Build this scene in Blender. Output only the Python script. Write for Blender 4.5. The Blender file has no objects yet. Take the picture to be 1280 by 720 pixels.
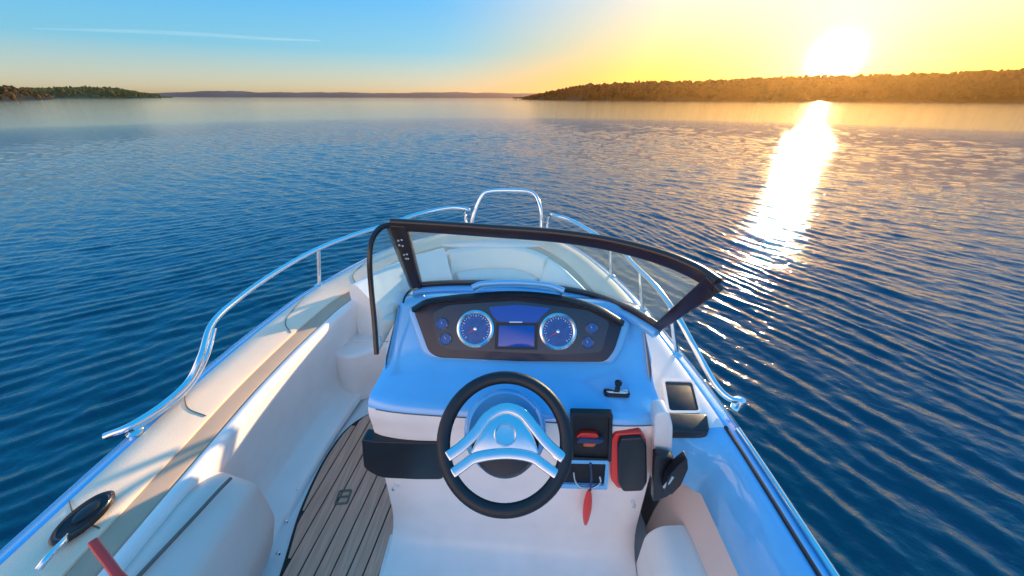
import bpy, bmesh, math, random
import numpy as np
from mathutils import Vector, Matrix
R = math.radians
random.seed(7)
S = bpy.context.scene
COL = S.collection

# ------------------------------------------------------------------ camera
F = 462.0; PITCH = math.atan(238/F); CAMZ = 1.9
cam = bpy.data.cameras.new('camera'); camo = bpy.data.objects.new('camera', cam); COL.objects.link(camo)
cam.sensor_width = 36; cam.lens = 36*F/1280
cam.clip_start = 0.02; cam.clip_end = 60000
camo.rotation_mode = 'XYZ'
camo.matrix_world = (Matrix.Translation((0, 0, CAMZ)) @ Matrix.Rotation(R(90)-PITCH, 4, 'X') @ Matrix.Rotation(R(0.16), 4, 'Z'))
S.camera = camo
S.render.resolution_x = 1024; S.render.resolution_y = 576
S.view_settings.view_transform = 'Standard'; S.view_settings.look = 'None'
S.view_settings.exposure = 0.86; S.view_settings.gamma = 1

SUN_AZ = R(36.6); SUN_EL = R(3.7)
sd = Vector((math.sin(SUN_AZ)*math.cos(SUN_EL), math.cos(SUN_AZ)*math.cos(SUN_EL), math.sin(SUN_EL)))

# ------------------------------------------------------------------ world
W = bpy.data.worlds.new('World'); S.world = W; W.use_nodes = True
nt = W.node_tree; nt.nodes.clear()
def N(t, **k):
    n = nt.nodes.new(t)
    for a, b in k.items(): setattr(n, a, b)
    return n
def L(a, b): nt.links.new(a, b)
def M(op, a, b=None, c=None, clamp=False):
    n = N('ShaderNodeMath', operation=op, use_clamp=clamp)
    for i, v in enumerate((a, b, c)):
        if v is None: continue
        if isinstance(v, (int, float)): n.inputs[i].default_value = v
        else: L(v, n.inputs[i])
    return n.outputs[0]
def ramp(fac, stops, interp='LINEAR'):
    n = N('ShaderNodeValToRGB'); cr = n.color_ramp; cr.interpolation = interp
    while len(cr.elements) < len(stops): cr.elements.new(0.5)
    for e, (p, c) in zip(cr.elements, stops): e.position = p; e.color = (*c, 1)
    L(fac, n.inputs[0]); return n.outputs[0]
def mix(f, a, b, mode='MIX'):
    n = N('ShaderNodeMix', data_type='RGBA', blend_type=mode)
    if isinstance(f, (int, float)): n.inputs[0].default_value = f
    else: L(f, n.inputs[0])
    for s, v in ((n.inputs[6], a), (n.inputs[7], b)):
        if isinstance(v, tuple): s.default_value = (*v, 1)
        else: L(v, s)
    return n.outputs[2]
tc = N('ShaderNodeTexCoord'); sep = N('ShaderNodeSeparateXYZ'); L(tc.outputs['Generated'], sep.inputs[0])
z = M('MAXIMUM', sep.outputs[2], 0.0)
# side of the sky: 1 toward the sun, 0 away
hd = N('ShaderNodeVectorMath', operation='DOT_PRODUCT'); L(tc.outputs['Generated'], hd.inputs[0]); hd.inputs[1].default_value = (math.sin(SUN_AZ), math.cos(SUN_AZ), 0)
side = M('MULTIPLY_ADD', hd.outputs['Value'], 0.5, 0.5, True)
dt = N('ShaderNodeVectorMath', operation='DOT_PRODUCT'); L(tc.outputs['Generated'], dt.inputs[0]); dt.inputs[1].default_value = sd
d = M('MAXIMUM', dt.outputs['Value'], 0.0)
# z = sin(elevation)
blue_side = ramp(z, [(0.0, (.58, .48, .32)), (.04, (.36, .44, .41)), (.09, (.11, .37, .54)), (.17, (.05, .31, .60)), (.35, (.002, .38, 1.0)), (.7, (.012, .30, .68)), (1.0, (.012, .29, .66))])
warm_side = ramp(z, [(0.0, (.62, .22, .010)), (.05, (.56, .29, .03)), (.10, (.46, .36, .14)), (.18, (.46, .45, .37)), (.35, (.40, .46, .54)), (.7, (.012, .30, .68)), (1.0, (.012, .29, .66))])
anti_side = ramp(z, [(0.0, (1.2, .86, .76)), (.12, (1.5, 1.12, .98)), (.35, (1.55, 1.15, 1.02)), (.5, (.75, .66, .70)), (.66, (.03, .30, .70)), (1.0, (.012, .29, .66))])
f1 = N('ShaderNodeMapRange'); L(hd.outputs['Value'], f1.inputs[0]); f1.inputs[1].default_value = .66; f1.inputs[2].default_value = 1.0; f1.interpolation_type = 'SMOOTHSTEP'
f2 = N('ShaderNodeMapRange'); L(hd.outputs['Value'], f2.inputs[0]); f2.inputs[1].default_value = -.3; f2.inputs[2].default_value = -.85; f2.interpolation_type = 'SMOOTHSTEP'
c = mix(f1.outputs[0], blue_side, warm_side)
c = mix(f2.outputs[0], c, anti_side)
g1 = M('MULTIPLY', M('POWER', d, 3000), 6.0)
g2 = M('MULTIPLY', M('POWER', d, 260), 0.55)
g3 = M('MULTIPLY', M('POWER', d, 30), 0.14)
def vscale(col, s):
    n = N('ShaderNodeVectorMath', operation='SCALE'); n.inputs[0].default_value = col; L(s, n.inputs['Scale']); return n.outputs[0]
c = mix(1.0, c, vscale((1.0, .92, .62), g1), 'ADD')
c = mix(1.0, c, vscale((1.0, .80, .30), g2), 'ADD')
c = mix(1.0, c, vscale((1.0, .62, .10), g3), 'ADD')
sky = N('ShaderNodeTexSky'); sky.sky_type = 'NISHITA'; sky.sun_disc = False
sky.sun_elevation = SUN_EL; sky.sun_rotation = SUN_AZ; sky.air_density = 1.2; sky.dust_density = 1.0; sky.ozone_density = 3.0
bg1 = N('ShaderNodeBackground'); L(sky.outputs[0], bg1.inputs[0]); bg1.inputs[1].default_value = 0.05
bg2 = N('ShaderNodeBackground'); L(c, bg2.inputs[0]); bg2.inputs[1].default_value = 0.76
ad = N('ShaderNodeAddShader'); L(bg1.outputs[0], ad.inputs[0]); L(bg2.outputs[0], ad.inputs[1])
wo = N('ShaderNodeOutputWorld'); L(ad.outputs[0], wo.inputs[0])

# ------------------------------------------------------------------ sun
sl = bpy.data.lights.new('sun', 'SUN'); sl.energy = 5.0; sl.angle = R(0.6); sl.color = (1.0, .74, .42)
so = bpy.data.objects.new('sun', sl); COL.objects.link(so); so.rotation_mode = 'QUATERNION'
sl_dir = Vector((math.sin(SUN_AZ)*math.cos(R(7)), math.cos(SUN_AZ)*math.cos(R(7)), math.sin(R(7))))
so.rotation_quaternion = sl_dir.to_track_quat('Z', 'Y')

# ------------------------------------------------------------------ materials
class MatB:
    def __init__(s, name):
        s.m = bpy.data.materials.new(name); s.m.use_nodes = True; s.nt = s.m.node_tree
        s.b = s.nt.nodes['Principled BSDF']
    def n(s, t, **k):
        n = s.nt.nodes.new(t)
        for a, b in k.items(): setattr(n, a, b)
        return n
    def l(s, a, b): s.nt.links.new(a, b)
def mat(name, col, rough=.4, metal=0, coat=0, var=.06, nscale=6, bump=0, bscale=200, emit=None, spec=.5):
    q = MatB(name); b = q.b
    b.inputs['Roughness'].default_value = rough; b.inputs['Metallic'].default_value = metal
    b.inputs['Coat Weight'].default_value = coat; b.inputs['Coat Roughness'].default_value = .05
    b.inputs['Specular IOR Level'].default_value = spec
    tcn = q.n('ShaderNodeTexCoord'); no = q.n('ShaderNodeTexNoise'); no.inputs['Scale'].default_value = nscale; no.inputs['Detail'].default_value = 5
    q.l(tcn.outputs['Object'], no.inputs['Vector'])
    r = q.n('ShaderNodeValToRGB'); r.color_ramp.elements[0].position = .3; r.color_ramp.elements[1].position = .7
    r.color_ramp.elements[0].color = (*[max(0, x*(1-var)) for x in col], 1); r.color_ramp.elements[1].color = (*[min(1, x*(1+var)) for x in col], 1)
    q.l(no.outputs['Fac'], r.inputs[0]); q.l(r.outputs[0], b.inputs['Base Color'])
    mr = q.n('ShaderNodeMapRange'); mr.inputs[3].default_value = rough*.8; mr.inputs[4].default_value = min(1, rough*1.25)
    n2 = q.n('ShaderNodeTexNoise'); n2.inputs['Scale'].default_value = nscale*4; n2.inputs['Detail'].default_value = 6; q.l(tcn.outputs['Object'], n2.inputs['Vector'])
    q.l(n2.outputs['Fac'], mr.inputs[0]); q.l(mr.outputs[0], b.inputs['Roughness'])
    if bump:
        n3 = q.n('ShaderNodeTexNoise'); n3.inputs['Scale'].default_value = bscale; n3.inputs['Detail'].default_value = 3; q.l(tcn.outputs['Object'], n3.inputs['Vector'])
        bp = q.n('ShaderNodeBump'); bp.inputs['Strength'].default_value = bump; bp.inputs['Distance'].default_value = .002
        q.l(n3.outputs['Fac'], bp.inputs['Height']); q.l(bp.outputs[0], b.inputs['Normal'])
    if emit:
        b.inputs['Emission Color'].default_value = (*emit[0], 1); b.inputs['Emission Strength'].default_value = emit[1]
    return q.m
GEL = mat('white_gelcoat', (.80, .78, .77), .22, coat=.6, var=.02, nscale=3)
GEL_SKY = mat('sky_reflection_gelcoat', (.15, .49, .86), .12, coat=1.0, var=.05, nscale=9, bump=.04, bscale=40)  # white gelcoat with the blue sky reflection painted into its base colour
GEL_SUN = mat('sunlight_tint_gelcoat', (.98, .70, .50), .42, coat=.1, var=.05, nscale=7, bump=.45, bscale=320)  # white gelcoat, warm low sunlight put into the base colour
TAN = mat('tan_inlay', (.56, .37, .25), .5, var=.05, nscale=8)
LINER = mat('liner_gelcoat', (.94, .83, .77), .36, coat=.25, var=.04, nscale=8, bump=.05, bscale=60)
VINYL = mat('white_vinyl', (.88, .84, .78), .45, var=.04, nscale=4, bump=.3, bscale=260)
BEIGE = mat('beige_vinyl', (.80, .62, .54), .5, var=.04, nscale=4, bump=.3, bscale=260)
BLACK = mat('black_plastic', (.012, .014, .02), .32, var=.2, bump=.1, bscale=300)
RUBBER = mat('black_leather', (.012, .013, .018), .42, var=.2, bump=.4, bscale=400)
FRAME = mat('dark_anodised_frame', (.030, .012, .008), .30, coat=.35, var=.15)
STEEL = mat('stainless_steel', (.80, .82, .84), .12, metal=1, var=.02)
CHROME = mat('brushed_aluminium', (.72, .76, .80), .18, metal=1, var=.03, nscale=12)
PANEL = mat('panel_plastic', (.008, .014, .035), .35, coat=.15, var=.15)
SCREEN = mat('screen_glass', (.004, .03, .18), .10, coat=.4, var=.1, emit=((.003, .05, .34), .35))
DIAL = mat('gauge_face', (.006, .05, .20), .2, coat=.4, var=.3, nscale=60, emit=((.003, .05, .22), .25))
MARK = mat('gauge_print', (.6, .7, .8), .4)
REDP = mat('red_plastic', (.80, .03, .015), .3, coat=.4)
ORANGE = mat('orange_plastic', (.70, .12, .02), .35)
NAVY = mat('navy_fabric', (.03, .06, .14), .7)
DARKHOLE = mat('recess_black', (.01, .01, .013), .6)
SEAM = mat('seam_grey', (.16, .13, .11), .7)
# teak
q = MatB('synthetic_teak'); tcn = q.n('ShaderNodeTexCoord'); mp = q.n('ShaderNodeMapping'); q.l(tcn.outputs['Object'], mp.inputs[0]); mp.inputs['Scale'].default_value = (60, 3, 1)
no = q.n('ShaderNodeTexNoise'); no.inputs['Scale'].default_value = 1.5; no.inputs['Detail'].default_value = 8; q.l(mp.outputs[0], no.inputs['Vector'])
rr = q.n('ShaderNodeValToRGB'); rr.color_ramp.elements[0].position = .3; rr.color_ramp.elements[1].position = .7
rr.color_ramp.elements[0].color = (.60, .27, .17, 1); rr.color_ramp.elements[1].color = (.80, .42, .28, 1)
q.l(no.outputs['Fac'], rr.inputs[0]); q.l(rr.outputs[0], q.b.inputs['Base Color']); q.b.inputs['Roughness'].default_value = .6
bp = q.n('ShaderNodeBump'); bp.inputs['Strength'].default_value = .3; bp.inputs['Distance'].default_value = .002; q.l(no.outputs['Fac'], bp.inputs['Height']); q.l(bp.outputs[0], q.b.inputs['Normal'])
TEAK = q.m
CAULK = mat('black_caulk', (.025, .02, .018), .7)
# glass
q = MatB('tinted_glass'); q.nt.nodes.remove(q.b)
tr = q.n('ShaderNodeBsdfTransparent'); tr.inputs[0].default_value = (.93, .98, .97, 1)
gl = q.n('ShaderNodeBsdfGlossy'); gl.inputs['Roughness'].default_value = .03
df = q.n('ShaderNodeBsdfDiffuse'); df.inputs[0].default_value = (.75, .84, .74, 1)
fr = q.n('ShaderNodeFresnel'); fr.inputs[0].default_value = 1.5
ge = q.n('ShaderNodeNewGeometry'); iv_ = q.n('ShaderNodeMath', operation='SUBTRACT'); iv_.inputs[0].default_value = 1; q.l(ge.outputs['Backfacing'], iv_.inputs[1]); mm_ = q.n('ShaderNodeMath', operation='MULTIPLY'); q.l(iv_.outputs[0], mm_.inputs[0]); q.l(fr.outputs[0], mm_.inputs[1])
m1 = q.n('ShaderNodeMixShader'); q.l(mm_.outputs[0], m1.inputs[0]); q.l(tr.outputs[0], m1.inputs[1]); q.l(gl.outputs[0], m1.inputs[2])
m2 = q.n('ShaderNodeMixShader'); q.l(m1.outputs[0], m2.inputs[1]); q.l(df.outputs[0], m2.inputs[2])
tcn = q.n('ShaderNodeTexCoord'); no = q.n('ShaderNodeTexNoise'); no.inputs['Scale'].default_value = 5; q.l(tcn.outputs['Object'], no.inputs['Vector'])
mr = q.n('ShaderNodeMapRange'); mr.inputs[3].default_value = .11; mr.inputs[4].default_value = .20; q.l(no.outputs['Fac'], mr.inputs[0]); q.l(mr.outputs[0], m2.inputs[0])
q.l(m2.outputs[0], q.nt.nodes['Material Output'].inputs[0]); GLASS = q.m

# ------------------------------------------------------------------ helpers
cp, sp_ = math.cos(PITCH), math.sin(PITCH)
CAMP = Vector((0, 0, CAMZ))
def ray(px, py):
    u = px-640; v = py-360
    return Vector((u, F*cp-v*sp_, -(F*sp_+v*cp)))
def at(px, py, z=None, y=None):
    r = ray(px, py)
    s = (z-CAMZ)/r.z if z is not None else y/r.y
    return CAMP+r*s
class Frame:                    # a plane with its own axes: a across, b up, n out
    def __init__(s, o, a, b):
        s.o = Vector(o); s.a = Vector(a).normalized(); s.n = s.a.cross(Vector(b)).normalized(); s.b = s.n.cross(s.a)
    def hit(s, px, py):
        r = ray(px, py); t = (s.o-CAMP).dot(s.n)/r.dot(s.n); p = CAMP+r*t-s.o
        return (p.dot(s.a), p.dot(s.b))
    def w(s, a, b, n=0): return s.o+s.a*a+s.b*b+s.n*n
def tag(o, label=None, cat=None, group=None, kind=None):
    if label: o['label'] = label
    if cat: o['category'] = cat
    if group: o['group'] = group
    if kind: o['kind'] = kind
    return o
def obj(name, V, Fc, m, parent=None, smooth=True, mi=None, bevel=0, seg=3, ang=35, sharp=35, sub=0, origin=None):
    me = bpy.data.meshes.new(name)
    V = [Vector(v) for v in V]
    if origin is None and len(V) < 60000:
        lo = Vector((min(v.x for v in V), min(v.y for v in V), min(v.z for v in V))); hi = Vector((max(v.x for v in V), max(v.y for v in V), max(v.z for v in V)))
        origin = (lo+hi)/2
    origin = Vector(origin) if origin is not None else Vector((0, 0, 0))
    me.from_pydata([v-origin for v in V], [], Fc)
    for x in (m if isinstance(m, (list, tuple)) else [m]): me.materials.append(x)
    if mi: me.polygons.foreach_set('material_index', mi)
    bm = bmesh.new(); bm.from_mesh(me); bmesh.ops.recalc_face_normals(bm, faces=bm.faces); bm.to_mesh(me); bm.free()
    if smooth:
        me.polygons.foreach_set('use_smooth', [True]*len(me.polygons))
        if not bevel: me.set_sharp_from_angle(angle=R(sharp))
    me.update()
    o = bpy.data.objects.new(name, me); COL.objects.link(o); o.location = origin
    if parent: par(o, parent)
    if bevel:
        b = o.modifiers.new('b', 'BEVEL'); b.width = bevel; b.segments = seg; b.limit_method = 'ANGLE'; b.angle_limit = R(ang); b.harden_normals = False
    if sub:
        s = o.modifiers.new('s', 'SUBSURF'); s.levels = sub; s.render_levels = sub
    return o
def wloc(o):
    p = Vector(o.location)
    while o.parent: o = o.parent; p = p+Vector(o.location)
    return p
def par(o, p):
    o.parent = p; o.location = Vector(o.location)-wloc(p)
def empty(name, loc, parent=None):
    o = bpy.data.objects.new(name, None); COL.objects.link(o); o.location = loc; o.empty_display_size = .1
    if parent: par(o, parent)
    return o
class G:                        # collects geometry for ONE mesh
    def __init__(s): s.V = []; s.F = []; s.mi = []
    def add(s, V, Fc, m=0):
        k = len(s.V); s.V += [Vector(v) for v in V]; s.F += [[i+k for i in f] for f in Fc]; s.mi += [m]*len(Fc); return s
    def build(s, name, m, parent=None, **k): return obj(name, s.V, s.F, m, parent, mi=s.mi, **k)
def catmull(P, n=8, closed=False):
    P = [Vector(p) for p in P]; out = []; k = len(P)
    for i in range(k if closed else k-1):
        a = P[(i-1) % k] if (closed or i > 0) else P[0]*2-P[1]
        b = P[i]; c = P[(i+1) % k]; dd = P[(i+2) % k] if (closed or i < k-2) else P[-1]*2-P[-2]
        for j in range(n):
            t = j/n; out.append(.5*((2*b)+(c-a)*t+(2*a-5*b+4*c-dd)*t*t+(3*b-a-3*c+dd)*t*t*t))
    if not closed: out.append(P[-1])
    return out
def sweep(path, prof, up=(0, 0, 1), closed=False, caps=True):
    """prof: list of (side, up) offsets"""
    V = []; Fc = []; n = len(path); k = len(prof); up = Vector(up)
    for i, p in enumerate(path):
        if closed: t = path[(i+1) % n]-path[i-1]
        else: t = path[min(i+1, n-1)]-path[max(i-1, 0)]
        t.normalize(); sd_ = t.cross(up)
        if sd_.length < .05: sd_ = t.cross(Vector((1, 0, .01)))
        sd_.normalize(); u = sd_.cross(t)
        V += [p+sd_*a+u*b for a, b in prof]
    for i in range(n if closed else n-1):
        for j in range(k):
            a = i*k+j; b = i*k+(j+1) % k; i2 = (i+1) % n
            Fc.append([a, b, i2*k+(j+1) % k, i2*k+j])
    if caps and not closed: Fc.append(list(range(k))[::-1]); Fc.append([(n-1)*k+j for j in range(k)])
    return V, Fc
def circ(r, n=12, sx=1, sy=1): return [(math.cos(2*math.pi*i/n)*r*sx, math.sin(2*math.pi*i/n)*r*sy) for i in range(n)]
def rrect(w, h, r, n=3):
    out = []
    for cx, cy, a0 in ((w/2-r, h/2-r, 0), (-w/2+r, h/2-r, 90), (-w/2+r, -h/2+r, 180), (w/2-r, -h/2+r, 270)):
        for i in range(n+1): a = R(a0+90*i/n); out.append((cx+math.cos(a)*r, cy+math.sin(a)*r))
    return out
def tube(path, r, n=12, **k): return sweep([Vector(p) for p in path], circ(r, n), **k)
def roundpoly(P, r, n=4):
    out = []; k = len(P)
    for i in range(k):
        a = Vector(P[i-1]).to_2d(); b = Vector(P[i]).to_2d(); c_ = Vector(P[(i+1) % k]).to_2d()
        rr_ = r[i] if isinstance(r, (list, tuple)) else r
        rr_ = min(rr_, (a-b).length*.45, (c_-b).length*.45)
        if rr_ <= 0: out.append((b.x, b.y)); continue
        p0 = b+(a-b).normalized()*rr_; p1 = b+(c_-b).normalized()*rr_
        for j in range(n+1):
            t = j/n; q_ = p0*(1-t)**2+b*2*t*(1-t)+p1*t*t; out.append((q_.x, q_.y))
    return out
def slab(fr, poly, n0, n1):
    k = len(poly); V = [fr.w(a, b, n0) for a, b in poly]+[fr.w(a, b, n1) for a, b in poly]
    Fc = [list(range(k))[::-1], [k+i for i in range(k)]]+[[i, (i+1) % k, k+(i+1) % k, k+i] for i in range(k)]
    return V, Fc
def ringslab(fr, outer, inner, n0, n1):
    k = len(outer); V = [fr.w(a, b, n_) for n_ in (n0, n1) for pl in (outer, inner) for a, b in pl]; Fc = []
    o0, i0, o1, i1 = 0, k, 2*k, 3*k
    for i in range(k):
        j = (i+1) % k
        Fc += [[o0+i, o0+j, o1+j, o1+i], [i0+i, i0+j, i1+j, i1+i], [o1+i, o1+j, i1+j, i1+i], [o0+i, o0+j, i0+j, i0+i]]
    return V, Fc
def lathe(fr, c0, prof, n=32, sx=1, sy=1):
    """prof: (radius, height along n)"""
    V = []; Fc = []; k = len(prof)
    for i in range(n):
        a = 2*math.pi*i/n
        for r_, h in prof: V.append(fr.w(c0[0]+math.cos(a)*r_*sx, c0[1]+math.sin(a)*r_*sy, h))
    for i in range(n):
        for j in range(k-1):
            i2 = (i+1) % n; Fc.append([i*k+j, i2*k+j, i2*k+j+1, i*k+j+1])
    Fc.append([i*k for i in range(n)]); Fc.append([i*k+k-1 for i in range(n)])
    return V, Fc
def grid(rows, closed=False):
    k = len(rows[0]); V = [p for r_ in rows for p in r_]; Fc = []
    for i in range(len(rows)-1):
        for j in range(k if closed else k-1):
            j2 = (j+1) % k; Fc.append([i*k+j, i*k+j2, (i+1)*k+j2, (i+1)*k+j])
    return V, Fc
def boxv(fr, a0, a1, b0, b1, n0, n1): return slab(fr, [(a0, b0), (a1, b0), (a1, b1), (a0, b1)], n0, n1)

# ------------------------------------------------------------------ water
def water():
    rng = np.random.default_rng(11)
    # radial spacing grows with distance, dense ahead of the boat and coarse behind
    r = [0.45]; 
    while r[-1] < 9000:
        k = .0045 if r[-1] < 60 else .02
        r.append(r[-1]*(1+k))
    r = np.array(r)
    th = np.concatenate([np.linspace(-72, 72, 1300), np.linspace(75, 285, 211)]); th = np.radians(th)
    nr, na = len(r), len(th)
    X = np.outer(r, np.sin(th)); Y = np.outer(r, np.cos(th)); RR = np.repeat(r[:, None], na, 1)
    sp = RR*np.where(RR < 60, .0045, .02)
    Z = np.zeros_like(X)
    # slow warp so that crests wander
    wx = .10*np.sin(.9*X+.5*Y+1)+.07*np.sin(.4*X-1.3*Y)+.05*np.sin(2.1*X+1.1*Y+2)
    wy = .10*np.sin(.6*X-.8*Y+3)+.07*np.sin(1.5*X+.5*Y+1)+.05*np.sin(-1.2*X+2.3*Y)
    Xw = X+wx; Yw = Y+wy
    az = np.arctan2(X, Y)
    mr = 1/(1+np.exp(-(X-.1*Y)/.9)); ml = 1-mr
    calm = 1/(1+np.exp((RR-34-5*np.sin(X*.05))/3.0))
    far = 1/(1+np.clip(RR-5, 0, 100)/22)
    mf = 1/(1+np.exp(-(RR-8)/1.8)); mr *= 1-.75*mf; ml *= 1-.75*mf
    gust = far*(.75+.25*np.sin(.35*X+.2*Y+1)*np.sin(.15*X-.31*Y))
    def train(n, mean, spread, lo, hi, slope, mask):
        nonlocal Z
        for i in range(n):
            a = math.radians(mean+rng.normal()*spread); lam = lo*(hi/lo)**rng.random(); k = 2*math.pi/lam
            ph = rng.random()*6.283
            amp = slope/k/math.sqrt(n/2)
            att = np.clip((lam/sp-2.2)/2.2, 0, 1)
            s = np.sin(k*(Xw*math.cos(a)+Yw*math.sin(a))+ph)
            s = (np.exp(.6*s)-1.27)*1.0          # peaked crests
            Z += amp*att*s*mask*gust*calm
    train(20, 122, 12, .12, .30, .34, ml)
    train(9, 118, 16, .4, 1.0, .07, ml)
    train(20, 24, 12, .12, .30, .34, mr)
    train(9, 28, 14, .4, 1.0, .09, mr)
    train(24, 66, 18, .22, .8, .155, mf)
    train(26, 90, 60, .08, .22, .11, np.ones_like(X))
    V = np.stack([X, Y, Z], -1).reshape(-1, 3)
    i = np.arange(nr-1)[:, None]; j = np.arange(na)[None, :]; j2 = (j+1) % na
    Q = np.stack([i*na+j, i*na+j2+0*i, (i+1)*na+j2, (i+1)*na+j], -1).reshape(-1, 4)
    me = bpy.data.meshes.new('water')
    me.vertices.add(len(V)); me.vertices.foreach_set('co', V.astype(np.float32).ravel())
    me.loops.add(Q.size); me.loops.foreach_set('vertex_index', Q.astype(np.int32).ravel())
    me.polygons.add(len(Q)); me.polygons.foreach_set('loop_start', np.arange(0, Q.size, 4, dtype=np.int32))
    me.polygons.foreach_set('use_smooth', np.ones(len(Q), bool)); me.update(calc_edges=True)
    if me.polygons[0].normal.z < 0: me.flip_normals()
    q = MatB('lake_water'); b = q.b
    b.inputs['Base Color'].default_value = (.0, .040, .082, 1); b.inputs['Roughness'].default_value = .05; b.inputs['IOR'].default_value = 1.45
    g = q.n('ShaderNodeNewGeometry'); ln = q.n('ShaderNodeVectorMath', operation='LENGTH'); q.l(g.outputs['Position'], ln.inputs[0])
    vr = q.n('ShaderNodeMapping'); vr.inputs['Rotation'].default_value = (0, 0, SUN_AZ); q.l(g.outputs['Position'], vr.inputs[0]); mp = q.n('ShaderNodeMapping'); mp.inputs['Scale'].default_value = (.45, 1.7, 1); q.l(vr.outputs[0], mp.inputs[0])
    n1 = q.n('ShaderNodeTexNoise'); n1.inputs['Scale'].default_value = 3.4; n1.inputs['Detail'].default_value = 6; n1.inputs['Roughness'].default_value = .55; q.l(mp.outputs[0], n1.inputs['Vector'])
    n2 = q.n('ShaderNodeTexNoise'); n2.inputs['Scale'].default_value = 22; n2.inputs['Detail'].default_value = 4; q.l(g.outputs['Position'], n2.inputs['Vector'])
    # far ripples, not near ones (those are modelled), fading to a calm belt by the shore
    nearoff = q.n('ShaderNodeMapRange'); nearoff.inputs[1].default_value = 5; nearoff.inputs[2].default_value = 22; q.l(ln.outputs['Value'], nearoff.inputs[0]); nearoff.inputs[3].default_value = .12
    faroff = q.n('ShaderNodeMapRange'); faroff.inputs[1].default_value = 30; faroff.inputs[2].default_value = 44; faroff.inputs[3].default_value = 1; faroff.inputs[4].default_value = .2; q.l(ln.outputs['Value'], faroff.inputs[0])
    mu = q.n('ShaderNodeMath', operation='MULTIPLY'); q.l(nearoff.outputs[0], mu.inputs[0]); q.l(faroff.outputs[0], mu.inputs[1])
    b1 = q.n('ShaderNodeBump'); b1.inputs['Distance'].default_value = .10; q.l(mu.outputs[0], b1.inputs['Strength']); q.l(n1.outputs['Fac'], b1.inputs['Height'])
    b2 = q.n('ShaderNodeBump'); b2.inputs['Distance'].default_value = .012; f2_ = q.n('ShaderNodeMapRange'); f2_.inputs[1].default_value = 8; f2_.inputs[2].default_value = 36; f2_.inputs[3].default_value = .4; f2_.inputs[4].default_value = .02; q.l(ln.outputs['Value'], f2_.inputs[0]); q.l(f2_.outputs[0], b2.inputs['Strength']); q.l(n2.outputs['Fac'], b2.inputs['Height']); q.l(b1.outputs[0], b2.inputs['Normal'])
    q.l(b2.outputs[0], b.inputs['Normal'])
    me.materials.append(q.m)
    o = bpy.data.objects.new('water', me); COL.objects.link(o); tag(o, kind='structure')
water()
# lake bed below everything so that nothing is open from beneath
# ------------------------------------------------------------------ hills
def polar(px, dist):
    r = ray(px, 122); a = math.atan2(r.x, r.y); return Vector((math.sin(a)*dist, math.cos(a)*dist, 0)), a
def elev(px, py):
    r = ray(px, py); return r.z/math.hypot(r.x, r.y)
def interp(x, P):
    for (a, b), (c_, d_) in zip(P, P[1:]):
        if x <= c_: return b+(d_-b)*max(0, (x-a))/(c_-a)
    return P[-1][1]
def hillmat(name, c0, c1, sc):
    q = MatB(name); tcn = q.n('ShaderNodeNewGeometry'); no = q.n('ShaderNodeTexNoise'); no.inputs['Scale'].default_value = sc; no.inputs['Detail'].default_value = 7; q.l(tcn.outputs['Position'], no.inputs['Vector'])
    rr = q.n('ShaderNodeValToRGB'); rr.color_ramp.elements[0].position = .35; rr.color_ramp.elements[1].position = .65
    rr.color_ramp.elements[0].color = (*c0, 1); rr.color_ramp.elements[1].color = (*c1, 1)
    q.l(no.outputs['Fac'], rr.inputs[0]); q.l(rr.outputs[0], q.b.inputs['Base Color']); q.b.inputs['Roughness'].default_value = .9; q.b.inputs['Specular IOR Level'].default_value = .1
    return q.m
H_AUT = hillmat('autumn_wood', (.06, .016, .002), (.17, .042, .004), .02)
H_BRN = hillmat('brown_wood', (.05, .03, .012), (.13, .075, .03), .03)
H_GRN = hillmat('evergreen_wood', (.03, .05, .02), (.09, .09, .035), .03)
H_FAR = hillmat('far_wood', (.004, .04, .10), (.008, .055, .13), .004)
def ridge_h(px, prof, dist): return max(0.4, elev(px, interp(px, prof))*dist+CAMZ)
def hill(name, prof, dist, depth, m, scale, step=6):
    rows = []; x0, x1 = prof[0][0], prof[-1][0]; n = int((x1-x0)/step)+1
    rnd = random.Random(int(dist))
    for j in range(12):
        t = j/11; row = []
        for i in range(n+1):
            px = x0+(x1-x0)*i/n
            hgt = ridge_h(px, prof, dist+depth*.5)*scale
            s = math.sin(math.pi*min(1, t*1.0)*.98+.02) if t < .5 else math.cos((t-.5)*math.pi*.95)
            h = hgt*(s**.6)*(1+.05*math.sin(i*.7+j)+.04*rnd.uniform(-1, 1))
            if j == 0: h = -.5
            p, a = polar(px, dist+depth*t+dist*.012*math.sin(i*.35)); row.append((p.x, p.y, h))
        rows.append(row)
    V, Fc = grid(rows); o = obj(name, V, Fc, m, sharp=180); tag(o, kind='structure'); return o
PR = [(652, 121.6), (668, 118.5), (690, 114.5), (735, 108.5), (800, 105.5), (860, 104), (930, 100), (990, 97.5), (1042, 96.5), (1100, 96), (1160, 94), (1230, 90.5), (1290, 88), (1500, 84), (1800, 84), (2200, 92)]
PF = [(-700, 118), (-300, 115), (100, 117), (200, 117.5), (250, 115.5), (285, 114.5), (330, 116.5), (420, 116), (480, 117), (560, 115.5), (640, 116.5), (760, 117), (1000, 116)]
PG = [(-1500, 112), (-600, 108), (-100, 112), (0, 114), (60, 113), (115, 111.5), (150, 113), (178, 117.5), (215, 121)]
PB = [(-1500, 104), (-700, 104), (-200, 107), (-60, 108.5), (0, 109.8), (20, 111.5), (45, 115), (66, 120.5)]
hill('hills', PR, 420, 260, H_AUT, .72)
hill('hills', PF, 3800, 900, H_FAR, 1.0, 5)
hill('hills', PG, 900, 400, H_GRN, .7)
hill('hills', PB, 430, 200, H_BRN, .66)
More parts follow.
